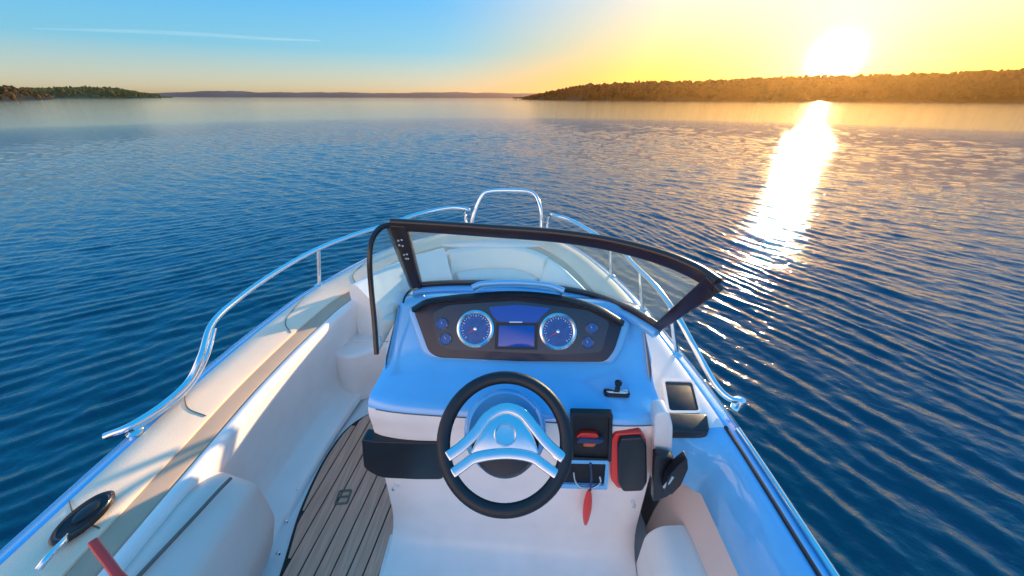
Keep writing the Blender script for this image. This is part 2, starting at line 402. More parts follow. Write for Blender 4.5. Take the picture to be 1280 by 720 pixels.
# the wood on the near hills: far-off trees that read as one mass
def wood(name, label, prof, dist, depth, m, scale, n, th, seed, pxr):
    rnd = random.Random(seed); g = G()
    ico = bmesh.new(); bmesh.ops.create_icosphere(ico, subdivisions=1, radius=1); iv = [v.co.copy() for v in ico.verts]; ifc = [[v.index for v in f.verts] for f in ico.faces]; ico.free()
    for _ in range(n):
        px = rnd.uniform(*pxr); t = rnd.random()**.8*.62; dd = dist+depth*t
        hg = ridge_h(px, prof, dist+depth*.5)
        s = math.sin(math.pi*t*.98+.02) if t < .5 else math.cos((t-.5)*math.pi*.95)
        gz = hg*scale*max(0, s)**.6
        p, a = polar(px, dd); hh = min(th, hg*.42)*rnd.choice((.6, .75, .9, 1.1))*rnd.uniform(.85, 1.15)
        w = hh*rnd.uniform(.28, .5)
        for kx in range(3):
            cx = p.x+rnd.uniform(-.5, .5)*w; cy = p.y+rnd.uniform(-.5, .5)*w; cz = gz+hh*(.25+.3*kx)*rnd.uniform(.85, 1.1); rr = w*(1-.22*kx)
            g.add([(cx+v.x*rr*rnd.uniform(.65, 1.3), cy+v.y*rr*rnd.uniform(.65, 1.3), cz+v.z*rr*rnd.uniform(.7, 1.35)) for v in iv], ifc)
    o = obj(name, g.V, g.F, m, sharp=20, smooth=False, origin=(0, 0, 0)); tag(o, label, None, None, 'stuff')
wood('hillside_wood', 'wooded ridge glowing orange below the rising sun', PR, 420, 260, H_AUT, .72, 7000, 6.5, 3, (640, 1500))
wood('hillside_wood', 'brown autumn wood at the far left shore', PB, 430, 200, H_BRN, .66, 1200, 5.5, 4, (-500, 62))
wood('hillside_wood', 'dark green wood on the low headland at left', PG, 900, 400, H_GRN, .7, 2500, 6, 5, (-200, 200))

# contrail: real streak of ice cloud, far and high
q = MatB('ice_cloud'); q.nt.nodes.remove(q.b)
tr = q.n('ShaderNodeBsdfTransparent'); df = q.n('ShaderNodeBsdfTranslucent'); df.inputs[0].default_value = (.95, .9, .85, 1); d2 = q.n('ShaderNodeBsdfDiffuse'); d2.inputs[0].default_value = (.95, .92, .9, 1)
ms = q.n('ShaderNodeAddShader'); q.l(df.outputs[0], ms.inputs[0]); q.l(d2.outputs[0], ms.inputs[1])
tcn = q.n('ShaderNodeNewGeometry'); no = q.n('ShaderNodeTexNoise'); no.inputs['Scale'].default_value = .0016; no.inputs['Detail'].default_value = 6; q.l(tcn.outputs['Position'], no.inputs['Vector'])
mr = q.n('ShaderNodeMapRange'); mr.inputs[1].default_value = .35; mr.inputs[2].default_value = .7; mr.inputs[3].default_value = .02; mr.inputs[4].default_value = .035; q.l(no.outputs['Fac'], mr.inputs[0])
mx = q.n('ShaderNodeMixShader'); q.l(mr.outputs[0], mx.inputs[0]); q.l(tr.outputs[0], mx.inputs[1]); q.l(ms.outputs[0], mx.inputs[2]); q.l(mx.outputs[0], q.nt.nodes['Material Output'].inputs[0])
ICE = q.m
def contrail(label, pts, dist, w):
    P3 = []
    for px, py in pts:
        r = ray(px, py); P3.append(CAMP+r*(dist/math.hypot(r.x, r.y)))
    path = catmull(P3, 8); V = []; Fc = []; n = len(path); k = 10
    for i, p in enumerate(path):
        t = i/(n-1); rr = w*max(.05, math.sin(math.pi*min(1, t*.9+.03))**.7)
        tg = (path[min(i+1, n-1)]-path[max(0, i-1)]).normalized(); sdv = tg.cross(Vector((0, 0, 1))).normalized(); u = sdv.cross(tg)
        V += [p+sdv*math.cos(6.2832*j/k)*rr+u*math.sin(6.2832*j/k)*rr for j in range(k)]
    for i in range(n-1):
        for j in range(k): Fc.append([i*k+j, i*k+(j+1) % k, (i+1)*k+(j+1) % k, (i+1)*k+j])
    o = obj('contrail', V, Fc, ICE, sharp=180); tag(o, label, 'contrail')
contrail('thin white aircraft trail across the blue sky at left', [(40, 37.5), (150, 40), (250, 44), (330, 49), (400, 51.5)], 14000, 44)
contrail('short faint cloud streak in the golden sky right of the sun', [(1130, 67), (1160, 70), (1195, 69)], 14000, 30)

# haze
q = MatB('haze_air'); q.nt.nodes.remove(q.b)
pv = q.n('ShaderNodeVolumePrincipled'); pv.inputs['Color'].default_value = (1.0, .58, .20, 1); pv.inputs['Density'].default_value = .00009; pv.inputs['Anisotropy'].default_value = .76
q.l(pv.outputs[0], q.nt.nodes['Material Output'].inputs['Volume'])
V, Fc = [], []
for zz in (-2, 82):
    V += [(-9500, -9500, zz), (9500, -9500, zz), (9500, 9500, zz), (-9500, 9500, zz)]
Fc = [[0, 3, 2, 1], [4, 5, 6, 7], [0, 1, 5, 4], [1, 2, 6, 5], [2, 3, 7, 6], [3, 0, 4, 7]]
hz = obj('haze', V, Fc, q.m, smooth=False); tag(hz, kind='stuff')

# ------------------------------------------------------------------ boat
boat = empty('motor_boat', (-.25, .6, 0))
tag(boat, 'white open motor boat with steering console, windshield and steel bow rails on the lake', 'boat')
CTL = [(-1.26, -2.3), (-1.31, -1.2), (-1.33, -.3), (-1.335, .3), (-1.34, .86), (-1.33, 1.23), (-1.28, 1.62), (-1.19, 1.98), (-.93, 2.46), (-.62, 2.73), (-.33, 2.85), (-.07, 2.88), (.16, 2.82), (.36, 2.66), (.55, 2.38), (.70, 1.97), (.765, 1.53), (.80, 1.22), (.82, .9), (.815, .45), (.81, 0), (.79, -1.2), (.74, -2.3)]
RING = catmull([(x, y, 0) for x, y in CTL], 8)
def sheer(y): return interp(y, [(-2.4, .84), (.9, .86), (1.3, .872), (2.0, .90), (2.5, .94), (2.9, .97)])
CX = -.25
def inward(p):
    tgt = Vector((CX if p.y < 1.6 else CX+.10*(p.y-1.6), min(p.y, 1.75), 0)); return (tgt-Vector((p.x, p.y, 0))).normalized()
def rp(p, d, dz):
    n = inward(p); return Vector((p.x+n.x*d, p.y+n.y*d, sheer(p.y)+dz))
def ringloft(prof, ring=RING):
    """prof may be a function of the ring point"""
    rows = [[rp(p, d, dz) for d, dz in (prof(p) if callable(prof) else prof)] for p in ring]
    return grid(rows)
def solid(name, prof, m, parent, ring=RING, absz=False, **k):
    """closed profile swept round the ring"""
    rows = [[(rp(p, d_, 0).x, rp(p, d_, 0).y, (dz if absz else sheer(p.y)+dz)) for d_, dz in (prof(p) if callable(prof) else prof)] for p in ring]
    V, Fc = grid(rows, closed=True); kk = len(rows[0]); Fc.append(list(range(kk))); Fc.append([(len(rows)-1)*kk+j for j in range(kk)])
    return obj(name, V, Fc, m, parent, **k)
# outer shell
rows = []
for p in RING:
    s = sheer(p.y); rows.append([rp(p, d_, 0).to_2d().to_3d()+Vector((0, 0, zz)) for d_, zz in ((.012, s-.005), (.03, s-.10), (.07, .45), (.12, .15), (.28, -.12), (.75, -.30))])
V, Fc = grid(rows); kk = 6
Fc.append([0*kk+j for j in range(kk)]+[(len(rows)-1)*kk+j for j in range(kk)][::-1])
obj('hull', V, Fc, GEL, boat, sharp=40)
# sloping outer edge of the deck, blue sky reflection painted in
solid('rub_rail', [(-.022, -.085), (-.028, -.065), (-.016, -.030), (.015, -.008), (.05, .006), (.062, .008), (.0685, .003), (.068, -.075)], GEL_SKY, boat, sharp=50)
# gunwale cap
def gun(p):
    w = 1.0
    if p.x > 0 and p.y < 2.0: w = 1.0
    return [(.070, -.05), (.070, .008), (.075, .012), (.13, .003), (.20, -.014), (.212, -.022), (.212, -.06)]
solid('gunwale', gun, GEL_SUN, boat, ring=[p for i, p in enumerate(RING) if not (p.x > .3 and p.y < 1.48)], sharp=50)
solid('inlay_strip', [(.2145, -.07), (.2145, -.030), (.222, -.032), (.268, -.044), (.274, -.050), (.274, -.07)], TAN, boat, ring=[p for p in RING if not (p.x > 0 and p.y < 1.9)], sharp=50)
# inner liner: inlay edge down to the ledge and floor
def liner(p):
    if p.x > .2 and p.y < 1.25: return [(.06, -.03), (.20, -.06), (.22, -.10), (.20, -.40), (.20, -.545), (.22, -.56), (.30, -.572), (.32, -.60)]
    return [(.276, -.06), (.278, -.048), (.29, -.044), (.305, -.050), (.312, -.075), (.285, -.18), (.235, -.44), (.24, -.53), (.27, -.555), (.35, -.566), (.366, -.575), (.368, -.60)]
V = []; Fc = []
portring = [p for p in RING if not (p.x > .2 and p.y < 1.25)]; stbring = [p for p in RING if (p.x > .2 and p.y < 1.35)]
a, b = grid([[rp(p, d_, dz) for d_, dz in liner(p)] for p in portring]); V, Fc = a, b
obj('side_liner', V, Fc, LINER, boat, sharp=60)
# floor
def plan(name, pts, z0, z1, m, parent, **k):
    fr = Frame((0, 0, 0), (1, 0, 0), (0, 1, 0)); V, Fc = slab(fr, pts, z0, z1); return obj(name, V, Fc, m, parent, **k)
fl = [rp(p, .24, 0) for p in RING[::4]]
plan('cockpit_floor', [(p.x, p.y) for p in fl], .20, .262, GEL, boat, smooth=False)
# teak decking with caulk lines
g = G(); edge = [at(350, 720, .27), at(377, 634, .27), at(412, 564, .27), at(449, 524, .27), at(470, 500, .27)]
ex = catmull([(-.78, -.2, 0), (-.84, .4, 0), (edge[0].x, edge[0].y, 0), (edge[1].x, edge[1].y, 0), (edge[2].x, edge[2].y, 0), (edge[3].x, edge[3].y, 0), (-.60, 1.72, 0)], 6)
def exat(y):
    for a, b in zip(ex, ex[1:]):
        if a.y <= y <= b.y: return a.x+(b.x-a.x)*(y-a.y)/max(1e-6, b.y-a.y)
    return ex[-1].x
ys = [-.2+i*(1.9)/60 for i in range(61)]
base = [(exat(y), y) for y in ys]
plan('teak_border', base+[(-.25, 1.7), (-.25, -.2)], .262, .268, CAULK, boat, smooth=False)
skew = .10
pk = []
for i in range(16):
    xa = -1.06+i*.062; 
    L_, R_ = [], []
    for y in ys[:-1]:
        lo = exat(y)+.014; l = max(xa+.0035+skew*(y-.8), lo); r_ = xa+.0585+skew*(y-.8)
        if r_-l > .006: L_.append((l, y)); R_.append((r_, y))
    if len(L_) > 2: pk.append((L_+R_[::-1]))
fr0 = Frame((0, 0, 0), (1, 0, 0), (0, 1, 0)); g = G()
for pl in pk: g.add(*slab(fr0, pl, .268, .2725))
td = g.build('teak_deck', TEAK, boat, smooth=False)
hl = at(430, 622, .2725)
frh = Frame((hl.x, hl.y, .2725), (1, .08, 0), (0, 1, 0))
g = G(); g.add(*ringslab(frh, roundpoly([(-.03, -.035), (.03, -.035), (.03, .035), (-.03, .035)], .008), roundpoly([(-.022, -.027), (.022, -.027), (.022, .027), (-.022, .027)], .006), 0, .004)); g.add(*tube([frh.w(-.022, 0, .004), frh.w(.022, 0, .004)], .004)); g.build('hatch_latch', SEAM, td)

# seams of the gunwale sections (dark joint lines) on port side
def ring_at(y, side=-1):
    c_ = [p for p in RING if (p.x < CX if side < 0 else p.x > CX)]
    c_.sort(key=lambda p: abs(p.y-y)); a, b = c_[0], c_[1]
    if a.y == b.y: return a
    t = (y-a.y)/(b.y-a.y); return a.lerp(b, t)
g = G()
for (y0, y1, y2) in ((1.83, 1.60, 1.52), (1.08, 1.02, 1.0), (.66, .62, .60), (2.32, 2.15, 2.08)):
    P_ = []
    for d_, y in ((.074, y0), (.13, y1), (.205, y2)):
        P_.append(rp(ring_at(y), d_, interp(d_, [(.07, .0125), (.13, .0035), (.205, -.0145)])))
    obj('deck_seam', *tube(catmull(P_, 6), .0022, 6), SEAM, boat)

# starboard aft coaming: broad smooth rounded side, with the rail groove along its edge
def coam(p):
    t = max(0, min(1, (.97-p.y)/.16)); t = t*t*(3-2*t); w = .25
    A = [(.0695, -.05), (.0695, .010), (.08, .014), (.11, .012), (.16, .008), (.22, .004), (.288, -.004), (.295, -.15), (.29, -.20), (.16, -.20)]
    B = [(.0695, -.05), (.0695, .010), (.075, .014), (.088, .012), (.11, -.002), (.135, -.030), (.155, -.07), (.168, -.12), (.165, -.20), (.12, -.20)]
    return [(a+(c-a)*t, b+(d-b)*t) for (a, b), (c, d) in zip(A, B)]
stbd = sorted([p for p in RING if p.x > .3 and p.y < 1.60], key=lambda p: -p.y)
def at_y(y):
    for a, b in zip(stbd, stbd[1:]):
        if a.y >= y >= b.y: return a.lerp(b, (a.y-y)/max(1e-6, a.y-b.y))
    return stbd[-1]
yy_ = [1.50-i*.03 for i in range(20)]
solid('side_deck', coam, GEL, boat, ring=[at_y(y) for y in yy_], sharp=60)
cring = [at_y(.93-i*.03) for i in range(20)]+[p for p in stbd if p.y < .33]
solid('side_coaming', coam, GEL_SKY, boat, ring=cring, sharp=60)
solid('lower_side_panel', [(.10, -.17), (.164, -.17), (.185, -.22), (.21, -.34), (.235, -.46), (.25, -.60), (.10, -.60)], BEIGE, boat, ring=cring, sharp=60)
gr = [p for p in cring if p.y < 1.12]
V, Fc = sweep([rp(p, .0695, .016) for p in gr], rrect(.012, .008, .003)); obj('coaming_gasket', V, Fc, BLACK, boat)
V, Fc = sweep([rp(p, .022, .004) for p in gr], circ(.009)); obj('edge_trim', V, Fc, STEEL, boat)

# ------------------------------------------------------------------ rails
def rail(name, pts, r, parent, lab=None):
    o = obj(name, *tube(catmull(pts, 8), r, 14), STEEL, parent)
    if lab: o['label'] = lab
    return o
PRT = [at(132, 547, .885), at(165, 533, .90), at(205, 507, .91), at(236, 478, .93), at(252, 445, 1.0), at(266, 405, 1.07), at(300, 373, 1.09), at(345, 341, 1.11), at(395, 313, 1.13), at(440, 295, 1.14), at(490, 279, 1.15), at(525, 267, 1.17), at(562, 260, 1.19), at(585, 262, 1.18), Vector((-.36, 2.76, 1.13)), Vector((-.345, 2.745, .97))]
rl = rail('port_rail', PRT, .0125, boat)
for tp, ft in (((398, 312), (388, 357)), ((505, 273), (508, 300))):
    a = at(*tp, 1.13); f_ = rp(ring_at(at(*ft, .90).y), .045, .0)
    obj('stanchion', *tube([a, f_], .011), STEEL, rl); obj('rail_foot', *lathe(Frame(f_, (1, 0, 0), (0, 1, 0)), (0, 0), [(.026, -.01), (.026, .006), (.014, .014)], 20), STEEL, rl)
low = [at(268, 412, 1.05), at(258, 447, .985), at(243, 476, .915), at(222, 500, .893), at(195, 520, .887), at(168, 540, .880)]
obj('lower_tube', *tube(catmull(low, 8), .010), STEEL, rl)
obj('rail_foot', *lathe(Frame((low[-1].x, low[-1].y, .868), (1, 0, 0), (0, 1, 0)), (0, 0), [(.024, -.01), (.024, .008), (.013, .016)], 20), STEEL, rl)
SRT = [at(925, 500, .885), at(912, 497, .895), at(897, 483, .92), at(880, 455, .97), at(862, 422, 1.04), at(845, 392, 1.09), at(820, 358, 1.12), at(790, 328, 1.13), at(776, 312, 1.14), at(750, 296, 1.15), at(715, 276, 1.17), at(695, 270, 1.17), Vector((.27, 2.66, 1.12)), Vector((.26, 2.65, .96))]
rs = rail('starboard_rail', SRT, .0125, boat)
for tp, ft in (((838, 383), (822, 392)), ((800, 338), (796, 362)), ((763, 304), (761, 332))):
    a = at(*tp, 1.12); f_ = rp(ring_at(a.y, 1), .045, 0)
    obj('stanchion', *tube([a, f_], .010), STEEL, rs)
    obj('rail_foot', *lathe(Frame(f_, (1, 0, 0), (0, 1, 0)), (0, 0), [(.024, -.01), (.024, .006), (.013, .014)], 20), STEEL, rs)
obj('rail_foot', *lathe(Frame(SRT[0]-Vector((0, 0, .005)), (1, 0, 0), (0, 1, 0)), (0, 0), [(.024, -.03), (.024, .0), (.02, .012)], 20), STEEL, rs)
hp = [Vector((-.33, 2.72, .965)), at(592, 268, y=2.73), at(602, 245, y=2.75), at(612, 239, y=2.76), at(640, 238, y=2.76), at(662, 240, y=2.74), at(671, 248, y=2.71), at(676, 266, y=2.66), Vector((.22, 2.64, .96))]
obj('bow_hoop', *tube(catmull(hp, 10), .014, 14), STEEL, boat)
# bow deck plate with anchor hatch
bd = [p for p in RING if p.y > 2.72]
pts = [(rp(p, .16, 0).x, rp(p, .20, 0).y) for p in bd]
plan('bow_deck', pts, .88, .945, GEL, boat, bevel=.01)

# ------------------------------------------------------------------ bow seating
def strip(name, ring, prof, m, parent, **k): return solid(name, prof, m, parent, ring=ring, absz=True, **k)
def sec(a, b, lab_side=None):
    return [p for i, p in enumerate(RING) if a <= i <= b]
NI = len(RING)
idx = lambda x, y: min(range(NI), key=lambda i: (RING[i].x-x)**2+(RING[i].y-y)**2)
iP0, iP1 = idx(-1.2, 1.95), idx(-.60, 2.74); iS1, iS0 = idx(.40, 2.6), idx(.78, 1.45)
ST = lambda z0, z1, d0, d1, r=.03: [(d0, z0), (d0, z1-r*.3), (d0+r*.4, z1-.004), (d0+r, z1), (d1-r, z1-.003), (d1-r*.3, z1-r*.35), (d1, z1-r), (d1, z0)]
SLOPE = [(.278, .60), (.278, .925), (.285, .945), (.31, .955), (.335, .945), (.455, .80), (.47, .76), (.47, .60)]
SLOPS = [(.278, .60), (.278, .90), (.285, .915), (.30, .92), (.32, .91), (.40, .79), (.41, .76), (.41, .60)]
strip('port_backrest', RING[iP0:iP1], SLOPE, VINYL, boat, sharp=70)
strip('bow_backrest', RING[iP1:iS1+1], ST(.60, .93, .285, .36, .025), VINYL, boat, sharp=70)
strip('starboard_backrest', RING[iS1:iS0], SLOPS, VINYL, boat, sharp=70)
strip('port_seat_cushion', RING[iP0-2:iP1], ST(.62, .765, .475, .80, .04), VINYL, boat, sharp=70)
strip('bow_seat_cushion', RING[iP1+1:iS1-1], ST(.62, .78, .365, .98, .04), VINYL, boat, sharp=70)
strip('starboard_seat_cushion', RING[iS1:iS0], ST(.62, .765, .415, .66, .04), VINYL, boat, sharp=70)
strip('seat_base', RING[iP0-2:iS0], [(.26, .25), (.26, .615), (.62, .615), (.58, .25)], GEL, boat, sharp=60)
# step moulding ahead of the walkway on the port side
s0 = at(402, 440, .62); s1 = at(470, 395, .62)
plan('port_step', roundpoly([(-1.06, 1.72), (-.92, 1.66), (-.62, 1.86), (-.58, 2.1), (-1.10, 2.1)], .06), .26, .60, LINER, boat, bevel=.02)

# ------------------------------------------------------------------ aft port seat
A_ = rp(ring_at(.86), .285, 0)
rows = []
fr = Frame((0, 0, 0), (1, 0, 0), (0, 1, 0))
side = roundpoly([(-1.05, .26), (-1.09, .74), (-1.0, .80), (-.88, .72), (-.87, .50), (-.95, .26)], .035, 6)   # (x, z) section
for y, s in ((-.5, 1), (.2, 1), (.5, 1), (.70, 1), (.74, .985), (.80, .94), (.84, .86), (.855, .74)):
    cx_, cz_ = -1.0, .50
    rows.append([(cx_+(x-cx_)*s, y, cz_+(zz-cz_)*s) for x, zz in side])
V, Fc = grid(rows, closed=True); kk = len(side); Fc.append(list(range(kk))); Fc.append([(len(rows)-1)*kk+j for j in range(kk)])
sb = obj('port_side_bolster', V, Fc, BEIGE, boat, sharp=50)
lp_ = [at(289, 599, .775), at(276, 612, .785), at(255, 635, .788), at(230, 662, .79), at(200, 694, .79), at(172, 724, .79), at(120, 780, .79)]
obj('bolster_seam', *tube(catmull(lp_, 6), .0055, 8), SEAM, sb)
# ------------------------------------------------------------------ console
YAW = R(-4.0); PV = Vector((0, .86, 0))
def cw(x, y, z):                # console frame to world
    dx, dy = x-PV.x, y-PV.y; return Vector((PV.x+dx*math.cos(YAW)-dy*math.sin(YAW), PV.y+dx*math.sin(YAW)+dy*math.cos(YAW), z))
AX = Vector((math.cos(YAW), math.sin(YAW), 0)); AY = Vector((-math.sin(YAW), math.cos(YAW), 0)); AZ = Vector((0, 0, 1))
prof = roundpoly([(.50, .24), (.50, .282), (.855, .286), (.856, .90), (.846, .965), (.865, 1.012), (1.035, 1.06), (1.175, 1.240), (1.23, 1.235), (1.40, 1.17), (1.62, 1.0), (1.70, .24)], [0, 0, .14, .03, .03, .03, .05, .03, .05, .06, .06, 0], 5)
rows = []
HW = .485
for x in [-1+2*i/30 for i in range(31)]:
    row = []
    for (y, zz) in prof:
        ym = 1.25
        bulge = (abs(x)**6)*.03
        yy = y+(bulge if y < ym else -bulge*2.2)
        zz2 = zz-(.035*abs(x)**6 if zz > 1.03 else .01*abs(x)**6 if zz > .9 else 0)
        hw = HW*(1.0-(.0 if zz > .9 else 0))
        if zz > 1.1: hw = HW*(1-.08*(zz-1.1)/.16)
        row.append(cw(x*hw, yy, zz2))
    rows.append(row)
V, Fc = grid(rows, closed=True); kk = len(prof); Fc.append(list(range(kk))); Fc.append([30*kk+j for j in range(kk)])
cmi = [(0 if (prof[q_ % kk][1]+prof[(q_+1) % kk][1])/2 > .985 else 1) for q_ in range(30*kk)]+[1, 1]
console = obj('console', V, Fc, [GEL_SKY, LINER], boat, bevel=.022, seg=4, ang=50, mi=cmi)  # upper faces take the painted sky reflection, lower ones the plain liner
ji = min(range(len(prof)), key=lambda q_: abs(prof[q_][1]-.985)+(0 if prof[q_][0] < 1.2 else 9))
jl = [rows[q_][ji]+Vector((0, -.0012, 0)) for q_ in range(1, 30)]
obj('moulding_joint', *tube(jl, .0018, 6), SEAM, console)
# instrument pod
PF_ = Frame(cw(0, 1.03, 1.08), AX, (AY*.565+AZ*.826))
def pxp(fr, pts): return [fr.hit(*p) for p in pts]
outl = [(517, 388), (535, 377), (590, 369), (645, 366), (700, 371), (745, 384), (779, 403), (768, 438), (757, 452), (650, 451.5), (548, 447), (536, 440)]
O2 = roundpoly(pxp(PF_, outl), [.02, .01, .01, .01, .01, .01, .02, .02, .02, 0, .02, .02], 4)
cxm = sum(p[0] for p in O2)/len(O2); cym = sum(p[1] for p in O2)/len(O2)
def scl(P_, sx, sy, oy=0): return [(cxm+(a-cxm)*sx, cym+(b-cym)*sy+oy) for a, b in P_]
V, Fc = slab(PF_, scl(O2, 1.09, 1.10, .0), -.16, -.006); obj('instrument_pod', V, Fc, GEL_SKY, console, bevel=.018, seg=4)
pn = obj('instrument_panel', *slab(PF_, O2, -.05, .004), PANEL, console, bevel=.003)
inn = roundpoly(pxp(PF_, [(541, 392), (560, 382), (645, 376), (735, 388), (762, 402), (752, 440), (700, 443), (560, 437), (547, 430)]), .018, 4)
obj('panel_inset', *slab(PF_, inn, .004, .006), mat('inset_plastic', (.008, .012, .03), .12, coat=1), console)
obj('panel_glass', *slab(PF_, roundpoly(pxp(PF_, [(611, 384), (648, 381), (688, 385), (674, 399), (670, 404), (624, 402), (617, 396)]), .006), .006, .0075), SCREEN, console)
# hood above the panel
top = [(517, 386), (535, 376), (560, 371.5), (590, 368.5), (645, 365.5), (700, 370.5), (745, 383), (779, 402)]
hpth = catmull([PF_.w(*PF_.hit(*p)) for p in top], 6)
V, Fc = sweep(hpth, roundpoly([(-.02, -.004), (.035, .004), (.04, .012), (.03, .018), (-.04, .018)], .004, 2), up=PF_.n.cross(PF_.a)*-1)
obj('panel_hood', V, Fc, BLACK, console)
lp = catmull([PF_.w(PF_.hit(x, y)[0], PF_.hit(x, y)[1]+.018, .006) for x, y in ((592, 367), (606, 362.5), (645, 361), (684, 364), (704, 371))], 6)
V, Fc = sweep(lp, rrect(.075, .020, .009), up=PF_.b); obj('hood_cap', V, Fc, GEL_SKY, console)
def gauge(px, py, rpx, big=True):
    c0 = PF_.hit(px, py); e = PF_.hit(px+rpx, py); r = abs(e[0]-c0[0]); g = G(); n0 = .006; sy = 1.0
    g.add(*lathe(PF_, c0, [(r*.80, n0+.001), (r*.82, n0+.008), (r*.90, n0+.011), (r*1.0, n0+.008), (r*1.02, n0)], 40), 0)
    g.add(*lathe(PF_, c0, [(.001, n0+.004), (r*.83, n0+.004), (r*.83, n0)], 40), 1)
    if big:
        for k_ in range(25):
            a = R(225-k_*270/24); ca, sa = math.cos(a), math.sin(a); l = .13 if k_ % 3 == 0 else .06; w_ = .0012
            P0 = (c0[0]+ca*r*.76, c0[1]+sa*r*.76); P1 = (c0[0]+ca*r*(.76-l), c0[1]+sa*r*(.76-l))
            g.add(*slab(PF_, [(P0[0]-sa*w_, P0[1]+ca*w_), (P0[0]+sa*w_, P0[1]-ca*w_), (P1[0]+sa*w_, P1[1]-ca*w_), (P1[0]-sa*w_, P1[1]+ca*w_)], n0+.0042, n0+.005), 2)
        a = R(215); ca, sa = math.cos(a), math.sin(a)
        g.add(*slab(PF_, [(c0[0]-sa*.0025, c0[1]+ca*.0025), (c0[0]+sa*.0025, c0[1]-ca*.0025), (c0[0]+ca*r*.62, c0[1]+sa*r*.62)], n0+.0055, n0+.007), 3)
        g.add(*lathe(PF_, c0, [(.006, n0+.004), (.006, n0+.009), (.003, n0+.010)], 16), 0)
    else:
        a = R(120); ca, sa = math.cos(a), math.sin(a)
        g.add(*slab(PF_, [(c0[0]-sa*.001, c0[1]+ca*.001), (c0[0]+sa*.001, c0[1]-ca*.001), (c0[0]+ca*r*.6, c0[1]+sa*r*.6)], n0+.0042, n0+.005), 2)
    return g.build('gauge' if big else 'small_gauge', [CHROME, DIAL, MARK, REDP], console, sharp=40)
gauge(595, 411, 23); gauge(697.5, 414, 23)
for p in ((553.5, 405), (558, 424), (739.5, 410), (734.5, 428)): gauge(*p, 7.5, False)
o = obj('display_screen', *slab(PF_, roundpoly(pxp(PF_, [(623, 406), (669.5, 406), (669, 434.5), (622, 434)]), .004), .006, .010), SCREEN, console, bevel=.001)
fm = pxp(PF_, [(620, 403.5), (672.5, 403.5), (672, 437), (619, 436.5)]); im = pxp(PF_, [(624, 407), (668.5, 407), (668, 433.5), (623, 433)])
obj('display_bezel', *ringslab(PF_, fm, im, .006, .012), BLACK, console, smooth=False)
obj('logo_bar', *slab(PF_, pxp(PF_, [(637, 402), (653, 402), (653, 404.5), (637, 404.5)]), .0076, .0086), CHROME, console, smooth=False)
# console front face: slight lean
FF = Frame(cw(0, .862, .90), AX, (0, 0, 1)*1 if False else AZ)
FF = Frame(cw(0, .848, .95), AX, AZ)
def fslab(name, pts, r, n0, n1, m, bevel=.002, parent=None):
    return obj(name, *slab(FF, roundpoly(pxp(FF, pts), r, 4), n0, n1), m, parent or console, bevel=bevel)
# glove compartment band wrapping the left corner
P_ = [(452, 550), (470, 553), (520, 554), (553, 554), (555, 600), (520, 600), (475, 598), (455, 586)]
fslab('glove_box_lid', P_, [.01, 0, 0, .006, .02, 0, .03, .02], -.05, .0, BLACK, .006)
fslab('dash_cubby', [(716, 516), (763, 517), (761, 571), (716, 569)], .006, -.02, .003, DARKHOLE)
V, Fc = ringslab(FF, roundpoly(pxp(FF, [(713, 513), (766, 514), (764, 574), (713, 572)]), .008), roundpoly(pxp(FF, [(717, 517), (762, 518), (760, 570), (717, 568)]), .005), -.01, .010)
obj('cubby_frame', V, Fc, BLACK, console, sharp=30)
fslab('lower_cubby', [(703, 574), (757, 575), (755, 604), (700, 602)], .005, -.02, .004, DARKHOLE)
V, Fc = ringslab(FF, roundpoly(pxp(FF, [(699, 571), (761, 572), (759, 608), (696, 606)]), .006), roundpoly(pxp(FF, [(703, 575), (757, 576), (755, 603), (700, 601)]), .004), -.01, .012)
obj('cubby_frame', V, Fc, GEL_SKY, console, sharp=30)
# throttle housing
tb = [(768, 540), (801, 538), (808, 548), (809, 596), (803, 608), (772, 608), (764, 598), (763, 550)]
th_ = fslab('throttle_housing', tb, .010, -.02, .008, REDP, .006)
tb2 = [(774, 541), (801, 539), (807, 549), (808, 595), (802, 606), (778, 607), (772, 598), (771, 550)]
fslab('housing_cover', tb2, .010, .006, .024, BLACK, .008, th_)
th_['label'] = 'dark throttle control housing with red edge'
# side pod of the control lever, on the console's right shoulder
sp0 = pxp(FF, [(818, 515), (836, 512), (841, 530), (840, 560), (836, 600), (816, 606)])
obj('lever_housing', *slab(FF, roundpoly(sp0, .02), -.05, .008), GEL, console, bevel=.02, seg=5)
g = G(); g.add(*slab(FF, roundpoly(pxp(FF, [(814, 552), (838, 556), (838, 590), (832, 602), (812, 610)]), .012), .02, .05))
lev = g.build('throttle_base', BLACK, boat, bevel=.008)
lh = Frame(FF.w(*FF.hit(832, 568), .06), AX*.45+AZ*.9, AY*-.2+AZ*.2-AX*.5)
g = G(); g.add(*slab(FF, roundpoly(pxp(FF, [(822, 585), (826, 566), (838, 551), (848, 543), (849, 556), (841, 576), (830, 588)]), .008), .055, .085))
g.build('lever_grip', BLACK, lev, bevel=.010, seg=4)
pth = [FF.w(*FF.hit(825, 590), .05), FF.w(*FF.hit(824, 580), .075), FF.w(*FF.hit(832, 565), .08)]
obj('lever_arm', *tube(catmull(pth, 5), .007), STEEL, lev)
g = G()
for a_, b_ in (((800, 545), (809, 566)), ((813, 543), (822, 565))): pass
# chrome pull latch on the shelf
kn = at(771, 491, 1.036)
KF = Frame(kn, AX, AY)
g = G(); g.add(*slab(KF, roundpoly([(-.042, -.016), (.042, -.016), (.042, .014), (-.042, .014)], .013, 5), -.004, .006), 0)
g.add(*slab(KF, roundpoly([(-.035, -.011), (.035, -.011), (.035, .009), (-.035, .009)], .009, 5), .006, .012), 1)
g.add(*lathe(KF, (.002, .004), [(.009, .010), (.008, .030), (.012, .034), (.012, .044), (.006, .048)], 20), 0)
g.build('horn_button', [BLACK, STEEL], console, bevel=.001)
